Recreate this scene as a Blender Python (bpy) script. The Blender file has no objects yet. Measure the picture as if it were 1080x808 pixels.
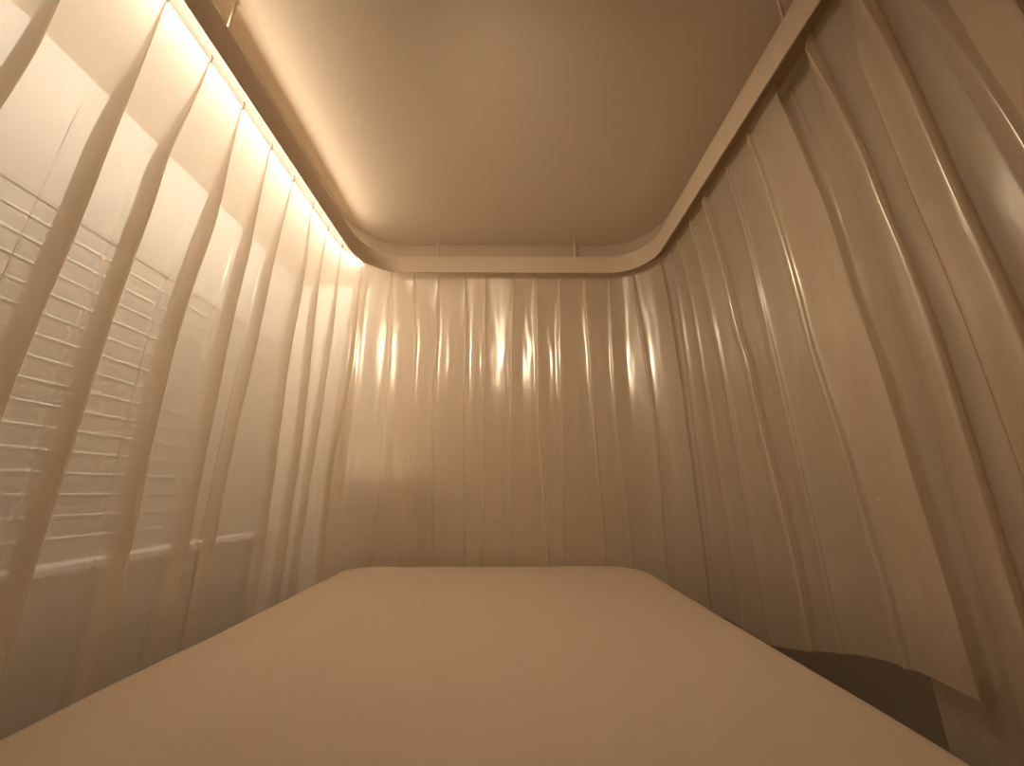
import bpy, bmesh, math, random
from mathutils import Vector, noise

random.seed(4)
scene = bpy.context.scene
col = scene.collection

# ------------------------------------------------------------------ constants
# origin = the camera; Y runs towards the far curtain, Z is up, metres
FLOOR, CEIL = -0.93, 1.655
XL, XR, YB, RAD, Y0 = -1.035, 0.99, 2.265, 0.345, -0.45     # line the curtains hang on
HOOK_Z = 1.424
HEM = {'left': -0.62, 'back': -0.60, 'right': -0.60}

# ------------------------------------------------------------------ materials
def new_mat(name):
    m = bpy.data.materials.new(name)
    m.use_nodes = True
    nt = m.node_tree
    nt.nodes.clear()
    out = nt.nodes.new('ShaderNodeOutputMaterial')
    return m, nt, out

def plain(name, rgb, rough=0.7, bump=0.0, scale=60.0, spec=0.3, vary=0.04):
    m, nt, out = new_mat(name)
    b = nt.nodes.new('ShaderNodeBsdfPrincipled')
    b.inputs['Roughness'].default_value = rough
    b.inputs['Specular IOR Level'].default_value = spec
    tc = nt.nodes.new('ShaderNodeTexCoord')
    n = nt.nodes.new('ShaderNodeTexNoise')
    n.inputs['Scale'].default_value = scale
    n.inputs['Detail'].default_value = 4
    nt.links.new(tc.outputs['Object'], n.inputs['Vector'])
    mix = nt.nodes.new('ShaderNodeMix')
    mix.data_type = 'RGBA'
    mix.inputs['A'].default_value = (*[c * (1 - vary) for c in rgb], 1)
    mix.inputs['B'].default_value = (*[min(1, c * (1 + vary)) for c in rgb], 1)
    nt.links.new(n.outputs['Fac'], mix.inputs['Factor'])
    nt.links.new(mix.outputs['Result'], b.inputs['Base Color'])
    if bump:
        bp = nt.nodes.new('ShaderNodeBump')
        bp.inputs['Strength'].default_value = bump
        bp.inputs['Distance'].default_value = 0.002
        nt.links.new(n.outputs['Fac'], bp.inputs['Height'])
        nt.links.new(bp.outputs['Normal'], b.inputs['Normal'])
    nt.links.new(b.outputs['BSDF'], out.inputs['Surface'])
    return m

def sheer(name, rgb, clear, trans, gloss, rough, gcol=(1, 0.95, 0.88)):
    """woven sheer: part open weave, part translucent thread, a satin gleam"""
    m, nt, out = new_mat(name)
    N = nt.nodes.new
    L = nt.links.new
    tc = N('ShaderNodeTexCoord')
    nz = N('ShaderNodeTexNoise')
    nz.inputs['Scale'].default_value = 14
    nz.inputs['Detail'].default_value = 5
    L(tc.outputs['Object'], nz.inputs['Vector'])
    ramp = N('ShaderNodeMix')
    ramp.data_type = 'RGBA'
    ramp.inputs['A'].default_value = (*[c * 0.97 for c in rgb], 1)
    ramp.inputs['B'].default_value = (*[min(1, c * 1.03) for c in rgb], 1)
    L(nz.outputs['Fac'], ramp.inputs['Factor'])
    dif = N('ShaderNodeBsdfDiffuse')
    tra = N('ShaderNodeBsdfTranslucent')
    L(ramp.outputs['Result'], dif.inputs['Color'])
    L(ramp.outputs['Result'], tra.inputs['Color'])
    m1 = N('ShaderNodeMixShader')
    m1.inputs[0].default_value = trans
    L(dif.outputs[0], m1.inputs[1])
    L(tra.outputs[0], m1.inputs[2])
    gl = N('ShaderNodeBsdfGlossy')
    gl.inputs['Roughness'].default_value = rough
    gl.inputs['Color'].default_value = (*gcol, 1)
    m2 = N('ShaderNodeMixShader')
    m2.inputs[0].default_value = gloss
    L(m1.outputs[0], m2.inputs[1])
    L(gl.outputs[0], m2.inputs[2])
    tr = N('ShaderNodeBsdfTransparent')
    m3 = N('ShaderNodeMixShader')
    m3.inputs[0].default_value = clear
    L(m2.outputs[0], m3.inputs[1])
    L(tr.outputs[0], m3.inputs[2])
    L(m3.outputs[0], out.inputs['Surface'])
    return m

M_CURT = sheer('sheer_satin', (0.88, 0.78, 0.655), 0.20, 0.62, 0.14, 0.22)
M_BAND = sheer('band_cloth_shaded', (0.66, 0.56, 0.45), 0.22, 0.26, 0.0, 0.5)  # darker than the curtain cloth, shade above the rail put into it
M_RAIL = plain('painted_metal', (0.57, 0.47, 0.36), 0.55, 0.0, 20)
M_CEIL = plain('ceiling_paint', (0.74, 0.65, 0.54), 0.9, 0.15, 90, 0.1, 0.01)
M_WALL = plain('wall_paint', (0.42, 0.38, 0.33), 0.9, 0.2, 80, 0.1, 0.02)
M_WALLB = plain('wall_paint_lit', (0.84, 0.75, 0.63), 0.9, 0.2, 80, 0.1, 0.02)  # wall paint lightened to stand in for light behind the far curtain
M_FLOOR = plain('floor_boards', (0.09, 0.06, 0.04), 0.6, 0.2, 12, 0.3, 0.2)
M_BED = plain('bed_cotton', (0.55, 0.455, 0.36), 0.95, 0.25, 220, 0.05, 0.015)
M_BASE = plain('bed_base_fabric', (0.35, 0.27, 0.2), 0.9, 0.3, 150, 0.1)
M_SILL_SHADE = plain('sill_shade', (0.085, 0.055, 0.035), 0.6, 0.2, 14, 0.3, 0.15)  # dark tone standing for the shade below the sill
M_SLAT = plain('blind_slats', (0.34, 0.295, 0.24), 0.5, 0.0, 30)
M_SILL = plain('sill_paint', (0.95, 0.92, 0.86), 0.4, 0.0, 30)
M_CAB = plain('cabinet_lacquer', (0.60, 0.51, 0.43), 0.45, 0.0, 30, 0.4, 0.01)
M_HOOK = plain('hook_metal', (0.35, 0.27, 0.18), 0.4, 0.0, 30, 0.5)
M_GLASS, _nt, _o = new_mat('night_glass')
_g = _nt.nodes.new('ShaderNodeBsdfPrincipled')
_g.inputs['Base Color'].default_value = (0.02, 0.022, 0.03, 1)
_g.inputs['Roughness'].default_value = 0.05
_nt.links.new(_g.outputs[0], _o.inputs[0])

# ------------------------------------------------------------------ helpers
def link_bm(name, bm, mat, parent=None, smooth=False):
    me = bpy.data.meshes.new(name)
    bmesh.ops.recalc_face_normals(bm, faces=bm.faces)
    bm.to_mesh(me)
    bm.free()
    me.materials.append(mat)
    if smooth:
        for p in me.polygons:
            p.use_smooth = True
    o = bpy.data.objects.new(name, me)
    col.objects.link(o)
    if parent:
        o.parent = parent
    return o

def empty(name, loc=(0, 0, 0)):
    o = bpy.data.objects.new(name, None)
    o.location = loc
    o.empty_display_size = 0.1
    col.objects.link(o)
    return o

def tag(o, label, cat, group=None):
    o['label'] = label
    o['category'] = cat
    if group:
        o['group'] = group
    return o

def box(bm, x0, x1, y0, y1, z0, z1, bev=0.0):
    vs = [bm.verts.new((x, y, z)) for x in (x0, x1) for y in (y0, y1) for z in (z0, z1)]
    idx = [(0, 1, 3, 2), (4, 6, 7, 5), (0, 4, 5, 1), (2, 3, 7, 6), (0, 2, 6, 4), (1, 5, 7, 3)]
    fs = [bm.faces.new([vs[i] for i in f]) for f in idx]
    if bev:
        es = list({e for f in fs for e in f.edges})
        bmesh.ops.bevel(bm, geom=es, offset=bev, segments=2, affect='EDGES', profile=0.7)

def boxobj(name, mat, dims, parent=None, bev=0.0, kind=None):
    bm = bmesh.new()
    box(bm, *dims, bev)
    o = link_bm(name, bm, mat, parent)
    if kind:
        o['kind'] = kind
    return o

def cyl(bm, p0, p1, r, seg=12):
    p0, p1 = Vector(p0), Vector(p1)
    d = (p1 - p0).normalized()
    a = d.orthogonal().normalized()
    b = d.cross(a)
    r0, r1 = [], []
    for k in range(seg):
        t = 2 * math.pi * k / seg
        off = (a * math.cos(t) + b * math.sin(t)) * r
        r0.append(bm.verts.new(p0 + off))
        r1.append(bm.verts.new(p1 + off))
    for k in range(seg):
        bm.faces.new((r0[k], r0[(k + 1) % seg], r1[(k + 1) % seg], r1[k]))
    bm.faces.new(r0[::-1])
    bm.faces.new(r1)

# rounded U path -------------------------------------------------------------
def upath(s, xl=XL, xr=XR, yb=YB, r=RAD, y0=Y0):
    """point and inward normal at arc length s of the U that starts at (xl, y0)"""
    l1 = yb - r - y0
    q = math.pi / 2 * r
    l2 = xr - xl - 2 * r
    if s < l1:
        return xl, y0 + s, 1.0, 0.0
    s -= l1
    if s < q:
        a = s / r
        return xl + r - r * math.cos(a), yb - r + r * math.sin(a), math.cos(a), -math.sin(a)
    s -= q
    if s < l2:
        return xl + r + s, yb, 0.0, -1.0
    s -= l2
    if s < q:
        a = s / r
        return xr - r + r * math.sin(a), yb - r + r * math.cos(a), -math.sin(a), -math.cos(a)
    s -= q
    return xr, yb - r - s, -1.0, 0.0

def ulen(xl, xr, yb, r, y0):
    return 2 * (yb - r - y0) + math.pi * r + (xr - xl - 2 * r)

def strip(name, mat, xl, xr, yb, r, y0, z0, z1, th, parent=None, bev=0.0015):
    """flat bar on edge, bent round the U path"""
    bm = bmesh.new()
    tot = ulen(xl, xr, yb, r, y0)
    l1 = yb - r - y0
    q = math.pi / 2 * r
    l2 = xr - xl - 2 * r
    ss = [0, l1 * 0.5]
    ss += [l1 + q * k / 20 for k in range(21)]
    ss += [l1 + q + l2 * 0.5]
    ss += [l1 + q + l2 + q * k / 20 for k in range(21)]
    ss += [l1 * 1.5 + 2 * q + l2, tot]
    rings = []
    prof = [(bev, z0), (th - bev, z0), (th, z0 + bev), (th, z1 - bev), (th - bev, z1), (bev, z1), (0, z1 - bev), (0, z0 + bev)]
    for s in ss:
        x, y, nx, ny = upath(s, xl, xr, yb, r, y0)
        rings.append([bm.verts.new((x - nx * d, y - ny * d, z)) for d, z in prof])
    for a, b in zip(rings, rings[1:]):
        for k in range(8):
            bm.faces.new((a[k], a[(k + 1) % 8], b[(k + 1) % 8], b[k]))
    bm.faces.new(rings[0])
    bm.faces.new(rings[-1][::-1])
    o = link_bm(name, bm, mat, parent, True)
    bpy.context.view_layer.objects.active = o
    for p in o.data.polygons:
        p.use_smooth = len(p.vertices) == 4
    o.data.set_sharp_from_angle(angle=math.radians(35))
    return o

# ------------------------------------------------------------------ the room
WX0, WX1, WY0, WY1 = -1.75, 1.30, -0.62, 2.82
boxobj('floor', M_FLOOR, (WX0 - .12, WX1 + .12, WY0 - .12, WY1 + .12, FLOOR - .1, FLOOR), kind='structure')
boxobj('ceiling', M_CEIL, (WX0 - .12, WX1 + .12, WY0 - .12, WY1 + .12, CEIL, CEIL + .1), kind='structure')
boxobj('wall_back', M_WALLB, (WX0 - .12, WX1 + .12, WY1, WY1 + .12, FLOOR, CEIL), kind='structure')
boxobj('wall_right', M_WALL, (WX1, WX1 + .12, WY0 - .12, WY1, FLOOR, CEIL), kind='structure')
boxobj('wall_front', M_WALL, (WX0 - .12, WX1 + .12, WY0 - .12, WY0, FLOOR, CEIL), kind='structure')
# window wall with its opening
OY0, OY1, OZ0, OZ1 = 0.35, 2.62, -0.265, 1.00
bm = bmesh.new()
for d in ((WX0 - .12, WX0, WY0, OY0, FLOOR, CEIL), (WX0 - .12, WX0, OY1, WY1, FLOOR, CEIL),
          (WX0 - .12, WX0, OY0, OY1, FLOOR, OZ0), (WX0 - .12, WX0, OY0, OY1, OZ1, CEIL)):
    box(bm, *d)
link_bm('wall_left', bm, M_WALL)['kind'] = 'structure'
# window: frame, pane, sill
bm = bmesh.new()
for d in ((OY0, OY0 + .05, OZ0, OZ1), (OY1 - .05, OY1, OZ0, OZ1), (OY0 + .05, OY1 - .05, OZ0, OZ0 + .05),
          (OY0 + .05, OY1 - .05, OZ1 - .05, OZ1), ((OY0 + OY1) / 2 - .03, (OY0 + OY1) / 2 + .03, OZ0 + .05, OZ1 - .05)):
    box(bm, WX0 - .10, WX0 - .05, *d)
win = link_bm('window_1', bm, M_SILL)
win['kind'] = 'structure'
boxobj('pane', M_GLASS, (WX0 - .082, WX0 - .074, OY0 + .02, OY1 - .02, OZ0 + .02, OZ1 - .02), win)
boxobj('sill', M_SILL, (WX0 - .05, WX0 + .13, OY0 - .04, OY1 + .04, OZ0 - .028, OZ0 + .003), win, 0.004)

boxobj('shade_panel_1', M_SILL_SHADE, (WX0, WX0 + .012, WY0, WY1, FLOOR, OZ0 - .03), kind='structure')  # added dark sheet in place of the shade under the sill
# venetian blind in front of the opening
blind = tag(empty('window_blind', (WX0, (OY0 + OY1) / 2, OZ0)), 'pale horizontal slat blind over the window, showing through the left curtain', 'blind')
def local(o, parent):
    o.parent = parent
    o.matrix_parent_inverse = parent.matrix_world.inverted()
bpy.context.view_layer.update()
bm = bmesh.new()
eb = bmesh.new()
z = OZ0 + 0.045
while z < OZ1 + 0.02:
    # nearly closed slat, its room edge rolled into a small bead
    ring = [(WX0 + .008, z + .0405), (WX0 + .011, z - .036)] + [(WX0 + .0135, z - .036)] + [(WX0 + .0105, z + .0405)]
    a = [bm.verts.new((x, OY0 - .03, zz)) for x, zz in ring]
    b = [bm.verts.new((x, OY1 + .03, zz)) for x, zz in ring]
    n = len(ring)
    for k in range(n):
        bm.faces.new((a[k], a[(k + 1) % n], b[(k + 1) % n], b[k]))
    bm.faces.new(a[::-1]); bm.faces.new(b)
    cyl(eb, (WX0 + .0125, OY0 - .03, z - .0385), (WX0 + .0125, OY1 + .03, z - .0385), .0046, 10)
    z += 0.081
local(link_bm('slats', bm, M_SLAT), blind)
edges = link_bm('lit_slat_edges', eb, M_SILL, None, True)  # lit lines along the slats put into a paler paint
edges['label'] = 'rounded front slat edges, their lit lines put into a paler colour'
local(edges, blind)
local(boxobj('head_rail', M_SLAT, (WX0 + .002, WX0 + .016, OY0 - .035, OY1 + .035, OZ1 + .035, OZ1 + .060), None, .003), blind)
local(boxobj('bottom_rail', M_SLAT, (WX0 + .008, WX0 + .034, OY0 - .03, OY1 + .03, OZ0 + .005, OZ0 + .016), None, .002), blind)

# ------------------------------------------------------------------ hanging rail + band
rail = tag(empty('hanging_rail', (0, 0.9, 1.387)), 'flat beige metal rail bent round the bed under the ceiling on short rods', 'rail')
bpy.context.view_layer.update()
local(strip('fascia', M_RAIL, -0.957, 0.910, 2.186, 0.26, Y0, 1.387, 1.510, 0.006), rail)
for p in ((-0.484, 2.196), (0.441, 2.196), (-0.968, 0.905), (0.921, 0.865)):
    bm = bmesh.new()
    inward = Vector((0, -1, 0)) if p[1] > 2 else Vector((-math.copysign(1, p[0]), 0, 0))
    b = Vector((p[0], p[1], 0)) + inward * 0.004
    cyl(bm, (b.x, b.y, 1.47), (b.x, b.y, CEIL), 0.0055)
    cyl(bm, (b.x, b.y, CEIL - 0.004), (b.x, b.y, CEIL), 0.011)
    local(link_bm('hanger_rod', bm, M_RAIL, None, False), rail)
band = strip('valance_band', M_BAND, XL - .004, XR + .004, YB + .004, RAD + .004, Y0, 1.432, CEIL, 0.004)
tag(band, 'smooth fabric band under the ceiling, shade above the far rail put into its darker colour', 'valance')

# ------------------------------------------------------------------ curtains
def interp(pts, z):
    """pts sorted by falling z"""
    if z >= pts[0][1]:
        return pts[0][0]
    for (s0, z0), (s1, z1) in zip(pts, pts[1:]):
        if z >= z1:
            t = (z0 - z) / (z0 - z1)
            t = t * t * (3 - 2 * t)
            return s0 + (s1 - s0) * t
    return pts[-1][0]

def catmull(P, per):
    out = []
    n = len(P)
    for i in range(n - 1):
        p0, p1, p2, p3 = P[max(i - 1, 0)], P[i], P[i + 1], P[min(i + 2, n - 1)]
        for k in range(per):
            t = k / per
            t2, t3 = t * t, t * t * t
            out.append(tuple(0.5 * (2 * b + (c - a) * t + (2 * a - 5 * b + 4 * c - d) * t2 + (3 * b - a - 3 * c + d) * t3)
                             for a, b, c, d in zip(p0, p1, p2, p3)))
    out.append(P[-1])
    return out

def smooth(a, b, x):
    t = max(0, min(1, (x - a) / (b - a)))
    return t * t * (3 - 2 * t)

def curtain(name, label, s0, s1, folds, hem, n0=0.0, n1=0.0, seed=0, pinch=False, behind=None, hem_rise=None):
    """folds: dicts e=[(s,z)...] edge line, o overlap, f front depth, b back depth, q quick width of the ridge"""
    rows = 96
    mid = ((s0[0][0] if isinstance(s0, list) else s0) + (s1[0][0] if isinstance(s1, list) else s1)) / 2
    bm = bmesh.new()
    grid = []
    for r in range(rows + 1):
        t = r / rows
        z = HOOK_Z + (hem - HOOK_Z) * (t ** 1.25)
        drop = t ** 4
        g = 0.10 + 0.90 * smooth(HOOK_Z, HOOK_Z - (0.42 if pinch else 0.60), z)          # pinched at the hooks, open lower down
        g2 = 0.05 + 0.95 * smooth(HOOK_Z, HOOK_Z - (0.30 if pinch else 0.62), z)
        sa = interp(s0, z) if isinstance(s0, list) else s0
        sb = interp(s1, z) if isinstance(s1, list) else s1
        P = [(sa, n0)]
        prev = sa
        for i, fd in enumerate(folds):
            e = interp(fd['e'], z)
            e += 0.003 * g * noise.noise(Vector((i * 7.3 + seed, z * 1.3, 0)))
            o = fd['o'] * g2
            f = fd['f'] * g
            if pinch:                                               # pleats stand forward at the hooks and sink back below
                f = fd['f'] * (0.85 + 1.05 * math.exp(-(HOOK_Z - z) / 0.22)) * smooth(HOOK_Z + 0.03, HOOK_Z - 0.08, z)
            b = fd['b'] * g
            q = fd['q'] * (0.25 + 0.75 * g2)
            w = e - prev
            bul = fd.get('m', 0.0) * g
            wob = 0.005 * g * noise.noise(Vector((i * 3.1 + seed, 5 + z * 0.9, 2)))
            if fd['o'] == 0:                                        # an open ridge, no fold-over
                P += [(prev + w * 0.35, -b * 0.7 + wob), (prev + w * 0.62, -b * 0.5 - wob), (e - q * 0.8, f * 0.12),
                      (e - q * 0.30, f * 0.74), (e, f), (e + q * 0.22, f * 0.70), (e + q * 0.55, f * 0.05 - b * 0.3)]
                prev = e + q * 0.55
                continue
            P += [(prev + w * 0.30, -b * 0.55 + bul + wob),
                  (prev + w * 0.60, -b * 0.25 + bul * 0.8 - wob),
                  (e - q, f * 0.15 + bul * 0.2),
                  (e - q * 0.40, f * 0.80),
                  (e - 0.006 * g2 - 0.002, f),
                  (e, f - 0.004 * g2),
                  (e - 0.006 * g2 - 0.002, f - 0.010 * g2),
                  (e - o * 0.55 - 0.001, f * 0.25 - b * 0.3),
                  (e - o, -b + 0.004),
                  (e - o * 0.9, -b - 0.004 * g),
                  (e - o * 0.35, -b * 0.95)]
            prev = e
        w = sb - prev
        P += [(prev + w * 0.35, n1 - 0.012 * g), (prev + w * 0.7, n1 - 0.004 * g), (sb, n1)]
        row = catmull(P, 4)
        vs = []
        for k, (s, n) in enumerate(row):
            x, y, nx, ny = upath(s)
            n2 = n + 0.0022 * g * noise.noise(Vector((s * 16 + seed, z * 2.2, 1.7))) \
                + 0.0022 * g * noise.noise(Vector((s * 45, z * 4.5, seed)))
            if pinch:                                               # the heading leans in, the drop hangs a little further out
                n2 += 0.016 - (0.060 if s < 4.4 else 0.060 - 0.025 * smooth(4.4, 5.2, s)) * (1 - math.exp(-(HOOK_Z - z) / 0.30))
            if behind:                                              # this end is tucked behind the next panel
                n2 -= 0.050 * (1 - smooth(behind[0], behind[1], s))
            zz = z
            if hem_rise:                                            # the hem hangs higher towards the free edge
                zz += hem_rise[2] * smooth(hem_rise[0], hem_rise[1], s) * drop
            vs.append(bm.verts.new((x + nx * n2, y + ny * n2, zz)))
        grid.append(vs)
    for a, b in zip(grid, grid[1:]):
        for k in range(len(a) - 1):
            bm.faces.new((a[k], a[k + 1], b[k + 1], b[k]))
    root = tag(empty(name, (*upath(mid)[:2], hem)), label, 'curtain')
    bpy.context.view_layer.update()
    me_o = link_bm('cloth', bm, M_CURT, None, True)
    local(me_o, root)
    for fd in folds:                                                # a small hook on every pleat
        s = fd['e'][0][0]
        x, y, nx, ny = upath(s)
        hb = bmesh.new()
        pts = [(0.004, -0.012), (0.007, 0.0), (0.007, 0.012), (0.004, 0.020), (0.002, 0.026)]
        for (a0, z0), (a1, z1) in zip(pts, pts[1:]):
            cyl(hb, (x + nx * a0, y + ny * a0, HOOK_Z + z0), (x + nx * a1, y + ny * a1, HOOK_Z + z1), 0.0016, 6)
        local(link_bm('hook', hb, M_HOOK, None, True), root)
    return root

def F(e, o=.045, f=.030, b=.024, q=.05, m=0.0):
    return dict(e=e, o=o, f=f, b=b, q=q, m=m)

left = [F([(0.20, 1.43)], .03), F([(0.372, 1.43)]), F([(0.545, 1.43), (0.53, 0)]), F([(0.715, 1.43), (0.70, 0)], .05),
        F([(0.885, 1.43), (0.90, 0.4), (0.88, -.5)], .05),
        F([(1.053, 1.43), (1.035, 1.0), (1.02, 0.6), (1.03, -.5)], 0.009, 0.024, 0.015, .045),
        F([(1.225, 1.43), (1.209, 0.77), (1.20, 0.17), (1.205, -.5)], 0.023, 0.020, 0.014, .07),
        F([(1.393, 1.43), (1.345, 0.86), (1.335, 0.4), (1.34, -.5)], 0.019, 0.022, 0.015, .045),
        F([(1.556, 1.43), (1.553, 1.03), (1.525, 0.45), (1.556, -.4)], 0.027, 0.021, 0.015, .07),
        F([(1.735, 1.43), (1.728, 0.95), (1.721, 0.66), (1.745, -.48)], 0.024, 0.021, 0.014, .06),
        F([(1.91, 1.43), (1.868, 0.84), (1.850, 0.08), (1.868, -.45)], 0.017, 0.021, 0.014, .05),
        F([(2.088, 1.43), (2.105, 1.15), (2.096, 0.67), (2.15, -.47)], 0.021, 0.021, 0.014, .05),
        F([(2.261, 1.43), (2.25, 1.1), (2.31, 0.1), (2.31, -.45)], 0.019, 0.020, 0.014, .05),
        F([(2.433, 1.43), (2.45, 0.8), (2.44, -.4)], 0.017, 0.017, 0.013, .05),
        F([(2.605, 1.43), (2.612, 0.6), (2.575, 0.12), (2.595, -.44)], 0.021, 0.018, 0.007, .03)]
curtain('left_curtain', 'sheer cream curtain on the left in front of the slat blind, brightly lit from above', 0.03, 2.650, left, HEM['left'], 0, 0.012, 1.0)

back = [F([(2.80, 1.43), (2.83, 0.7200), (2.842, 0)], 0, 0.0090, 0.0070, 0.0252),
        F([(2.955, 1.43), (2.985, 0.7200), (2.996, 0.1600)], 0, 0.0090, 0.0070, 0.0252),
        F([(3.119, 1.43), (3.125, 0.7200), (3.170, -.4)], 0, 0.0165, 0.0084, 0.0190),
        F([(3.300, 1.43), (3.315, 0.7200), (3.345, -.4)], 0, 0.0120, 0.0084, 0.0202),
        F([(3.439, 1.43), (3.440, 0.7200), (3.450, -.4)], 0, 0.0128, 0.0070, 0.0179),
        F([(3.624, 1.43), (3.615, 0.7200), (3.602, -.4)], 0, 0.0150, 0.0084, 0.0224),
        F([(3.785, 1.43), (3.785, 0.5600), (3.820, -.4)], 0, 0.0150, 0.0084, 0.0224),
        F([(3.945, 1.43), (3.93, 0.5600), (3.91, -.4)], 0, 0.0090, 0.0070, 0.0280),
        F([(4.115, 1.43), (4.127, 0.5600), (4.146, -.4)], 0, 0.0150, 0.0084, 0.0202),
        F([(4.280, 1.43), (4.267, 0.4800), (4.29, -.4)], 0, 0.0105, 0.0070, 0.0224),
        F([(4.442, 1.43), (4.470, 0.3200), (4.45, -.4)], 0, 0.0135, 0.0084, 0.0190)]
curtain('back_curtain', 'sheer cream curtain across the far end of the bed, with narrow shining folds', 2.600, 4.640, back, HEM['back'], -0.060, -0.004, 5.0, True)

right = [F([(4.735, 1.43), (4.71, 0.2), (4.70, -.4)], 0, .010, .008, .026),
         F([(4.860, 1.43), (4.86, 0.2), (4.86, -.4)], 0, .010, .008, .026),
         F([(5.020, 1.43), (5.05, 0.2), (5.06, -.4)], 0, .012, .008, .030),
         F([(5.196, 1.43), (5.215, 0.75), (5.25, 0.42), (5.300, -.38)], .010, .026, .012, .060),
         F([(5.37, 1.43), (5.375, 0.7), (5.40, -.4)], 0, .010, .010, .03),
         F([(5.533, 1.43), (5.55, 0.6), (5.595, -.13), (5.609, -.43)], 0, .016, .008, .03)]
curtain('right_curtain', 'sheer cream curtain on the far right, its straight free edge lapping over the nearer one', 4.630,
        [(5.699, 1.43), (5.74, 0.7), (5.761, 0.11), (5.769, -.42)], right, -0.58, -0.024, 0.012, 9.0, True, None, (4.95, 5.66, 0.15))
near = [F([(5.700, 1.43), (5.705, 0.5), (5.70, -.5)], 0, .006, .004, .04),
        F([(5.861, 1.43), (5.890, 0.82), (5.906, 0.39), (5.894, -.4)], .014, .026, .012, .09),
        F([(6.030, 1.43), (6.035, 0.87), (6.05, 0.3), (6.05, -.4)], .016, .034, .014, .09),
        F([(6.100, 1.40), (6.15, 0.5), (6.16, -.4)], 0, .020, .010, .04),
        F([(6.205, 1.43), (6.24, 0.2)], .016, .026, .018, .08),
        F([(6.375, 1.43), (6.39, 0.2)], .016), F([(6.55, 1.43), (6.54, 0.2)], .016),
        F([(6.72, 1.43)], .016), F([(6.89, 1.43)], .016)]
curtain('right_curtain', 'dim sheer cream curtain nearest on the right, running out of view past the bed side',
        [(5.42, 1.43), (5.44, 1.15), (5.543, 0.41), (5.595, -.13), (5.609, -.43)], 7.09, near, -0.62, 0.0, 0, 13.0, True, (5.74, 5.88))

# ------------------------------------------------------------------ bed
BX0, BX1, BYF, BYH, BZ = -0.835, 0.692, 2.150, -0.50, -0.38
bed = tag(empty('bed', ((BX0 + BX1) / 2, 0.8, FLOOR)), 'wide double bed under a smooth beige bedspread inside the curtains', 'bed')
bpy.context.view_layer.update()
local(boxobj('base', M_BASE, (BX0 + .07, BX1 - .07, BYH + .02, BYF - .07, FLOOR + .10, FLOOR + .30), None, .015), bed)
for x in (BX0 + .14, BX1 - .14):
    for y in (BYH + .12, BYF - .16):
        bm = bmesh.new()
        cyl(bm, (x, y, FLOOR), (x, y, FLOOR + .10), .03, 16)
        local(link_bm('leg', bm, M_BASE, None), bed)

def outline(inset, n=24):
    """plan of the bedspread: rounded far corners, square head end"""
    x0, x1, y0, y1 = BX0 + inset, BX1 - inset, BYH, BYF - inset
    rl, rr = max(.17 - inset, .01), max(.21 - inset, .01)
    pts = []
    for k in range(40):
        pts.append((x0, y0 + (y1 - rl - y0) * k / 40))
    for k in range(n):
        a = math.pi / 2 * k / n
        pts.append((x0 + rl - rl * math.cos(a), y1 - rl + rl * math.sin(a)))
    for k in range(40):
        pts.append((x0 + rl + (x1 - rr - x0 - rl) * k / 40, y1))
    for k in range(n):
        a = math.pi / 2 * k / n
        pts.append((x1 - rr + rr * math.sin(a), y1 - rr + rr * math.cos(a)))
    for k in range(41):
        pts.append((x1, y1 - rr - (y1 - rr - y0) * k / 40))
    return pts

bm = bmesh.new()
mr = []
for ins, z in ((0.05, FLOOR + .30), (0.035, FLOOR + .32), (0.03, FLOOR + .36), (0.03, BZ - .09), (0.035, BZ - .05), (0.06, BZ - .035)):
    mr.append([bm.verts.new((x, max(y, BYH + .06), z)) for x, y in outline(ins)])
for a, b in zip(mr, mr[1:]):
    for k in range(len(a)):
        bm.faces.new((a[k], a[(k + 1) % len(a)], b[(k + 1) % len(a)], b[k]))
bm.faces.new(mr[0][::-1])
bm.faces.new(mr[-1])
local(link_bm('mattress', bm, M_CAB, None), bed)

bm = bmesh.new()
rings = []
levels = [(-0.012, FLOOR + .16), (-0.010, FLOOR + .28), (-0.006, BZ - .12), (0.0, BZ - .05), (0.004, BZ - .026), (0.012, BZ - .010), (0.028, BZ - .001), (0.05, BZ + .001)]
for ins, z in levels:
    rings.append([(x, y, z) for x, y in outline(ins)])
last = outline(0.05)
cx = (BX0 + BX1) / 2
steps = 16
for k in range(1, steps):
    u = 1 - k / steps
    rings.append([(cx + (x - cx) * u, BYH + (y - BYH) * (0.02 + 0.98 * u), BZ + .001) for x, y in last])
vr = []
for i, rg in enumerate(rings):
    out = []
    for (x, y, z) in rg:
        if i < 4:
            k = 0.010 * (1 - i / 4) * noise.noise(Vector((x * 6, y * 6, 3)))
            x += k * (1 if x > cx else -1)
        else:
            z += 0.007 * noise.noise(Vector((x * 1.6, y * 1.3, 0.4))) + 0.003 * noise.noise(Vector((x * 5 + y * 2, y * 3.2 - x, 9))) \
                + 0.0012 * noise.noise(Vector((x * 14 - y * 8, y * 9 + x * 6, 2)))
        out.append(bm.verts.new((x, y, z)))
    vr.append(out)
for a, b in zip(vr, vr[1:]):
    for k in range(len(a) - 1):
        bm.faces.new((a[k], a[k + 1], b[k + 1], b[k]))
inner = vr[-1]
half = len(inner) // 2
for k in range(half):
    a, b, c, d = inner[k], inner[k + 1], inner[-2 - k], inner[-1 - k]
    q = []
    for v in (a, b, c, d):
        if v not in q:
            q.append(v)
    if len(q) >= 3:
        bm.faces.new(q)
spread = link_bm('bedspread', bm, M_BED, None, True)
tag(spread, 'smooth beige bedspread drawn flat over the whole bed', 'bedspread')

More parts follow.
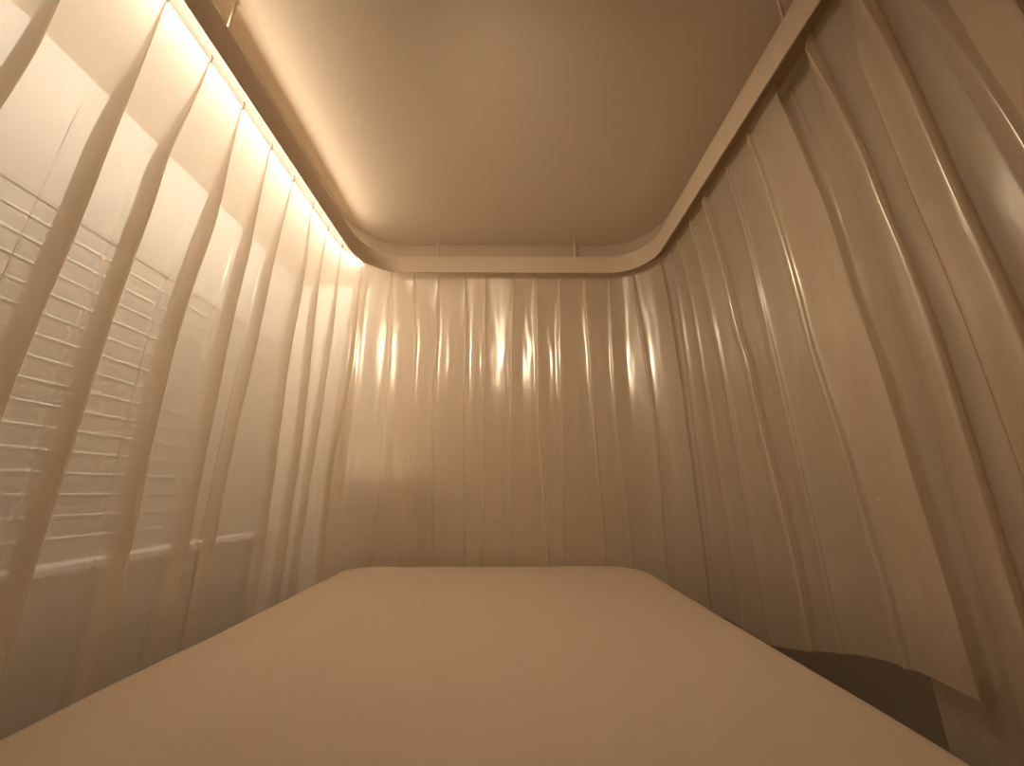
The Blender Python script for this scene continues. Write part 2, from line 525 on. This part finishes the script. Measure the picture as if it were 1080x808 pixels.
# ------------------------------------------------------------------ cabinet behind the far curtain
cab = tag(empty('cabinet', (-0.87, 2.66, FLOOR)), 'low pale two-door cabinet behind the left end of the far curtain', 'cabinet')
bpy.context.view_layer.update()
CX0, CX1, CY0, CY1, CT = -1.150, -0.590, 2.46, 2.80, 0.074
local(boxobj('body', M_CAB, (CX0, CX1, CY0 + .02, CY1, FLOOR + .05, CT - .022), None, .003), cab)
local(boxobj('top', M_SILL, (CX0 - .006, CX1 + .006, CY0 - .006, CY1, CT - .022, CT), None, .003), cab)
local(boxobj('plinth', M_CAB, (CX0 + .02, CX1 - .02, CY0 + .05, CY1, FLOOR, FLOOR + .05), None), cab)
for a, b, hx in ((CX0 + .003, -0.823, -0.87), (-0.817, CX1 - .003, -0.775)):
    d = boxobj('door', M_CAB, (a, b, CY0, CY0 + .019, FLOOR + .055, CT - .026), None, .002)
    local(d, cab)
    h = boxobj('handle', M_HOOK, (hx - .035, hx + .035, CY0 - .014, CY0, -.292, -.284), None, .002)
    bpy.context.view_layer.update()
    local(h, d)

# ------------------------------------------------------------------ lights
WARM = (1.0, 0.78, 0.54)
def area(name, loc, rot, sx, sy, power, color=WARM, spread_=180):
    l = bpy.data.lights.new(name, 'AREA')
    l.shape = 'RECTANGLE'
    l.size, l.size_y = sx, sy
    l.energy = power
    l.color = color
    l.spread = math.radians(spread_)
    o = bpy.data.objects.new(name, l)
    o.location = loc
    o.rotation_euler = rot
    col.objects.link(o)
    return o
# strip light under the ceiling just outside the left curtain, washing the window wall
area('window_strip_light', (-1.105, 1.42, 1.615), (0, math.radians(84), 0), 0.03, 2.2, 44, (1.0, 0.96, 0.88))
# added unseen fill strip behind the left part of the rail, brightening ceiling and curtains
area('rail_fill_light', (-1.000, 1.12, 1.540), (0, math.radians(-(90 - 8)), 0), 0.02, 1.75, 3.4, (1.0, 0.82, 0.60))
# added spot out of view near the camera, for fold streaks and far end
tgt = Vector((0.40, 2.25, 0.00))
src = Vector((-0.30, 0.42, 1.42))
l = bpy.data.lights.new('streak_spot', 'SPOT')
l.energy = 42
l.color = WARM
l.shadow_soft_size = 0.06
l.spot_size = math.radians(130)
l.spot_blend = 1.0
lamp = bpy.data.objects.new('streak_spot', l)
lamp.location = src
lamp.rotation_euler = (tgt - src).to_track_quat('-Z', 'Y').to_euler()
col.objects.link(lamp)

w = bpy.data.worlds.new('world')
scene.world = w
w.use_nodes = True
w.node_tree.nodes['Background'].inputs[0].default_value = (0.02, 0.02, 0.03, 1)
w.node_tree.nodes['Background'].inputs[1].default_value = 0.1

# ------------------------------------------------------------------ camera + view
cd = bpy.data.cameras.new('camera')
cd.sensor_width = 36
cd.lens = 36 * 395 / 1080
cd.clip_start = 0.02
cam = bpy.data.objects.new('camera', cd)
cam.rotation_euler = (math.radians(90 + 15.97), 0, math.radians(-0.4))
col.objects.link(cam)
scene.camera = cam

vs = scene.view_settings
vs.view_transform = 'Standard'
vs.look = 'None'
vs.gamma = 1
vs.use_curve_mapping = False
vs.exposure = 0.23
cy = scene.cycles
cy.max_bounces = 16
cy.diffuse_bounces = 8
cy.transparent_max_bounces = 32
cy.use_denoising = True
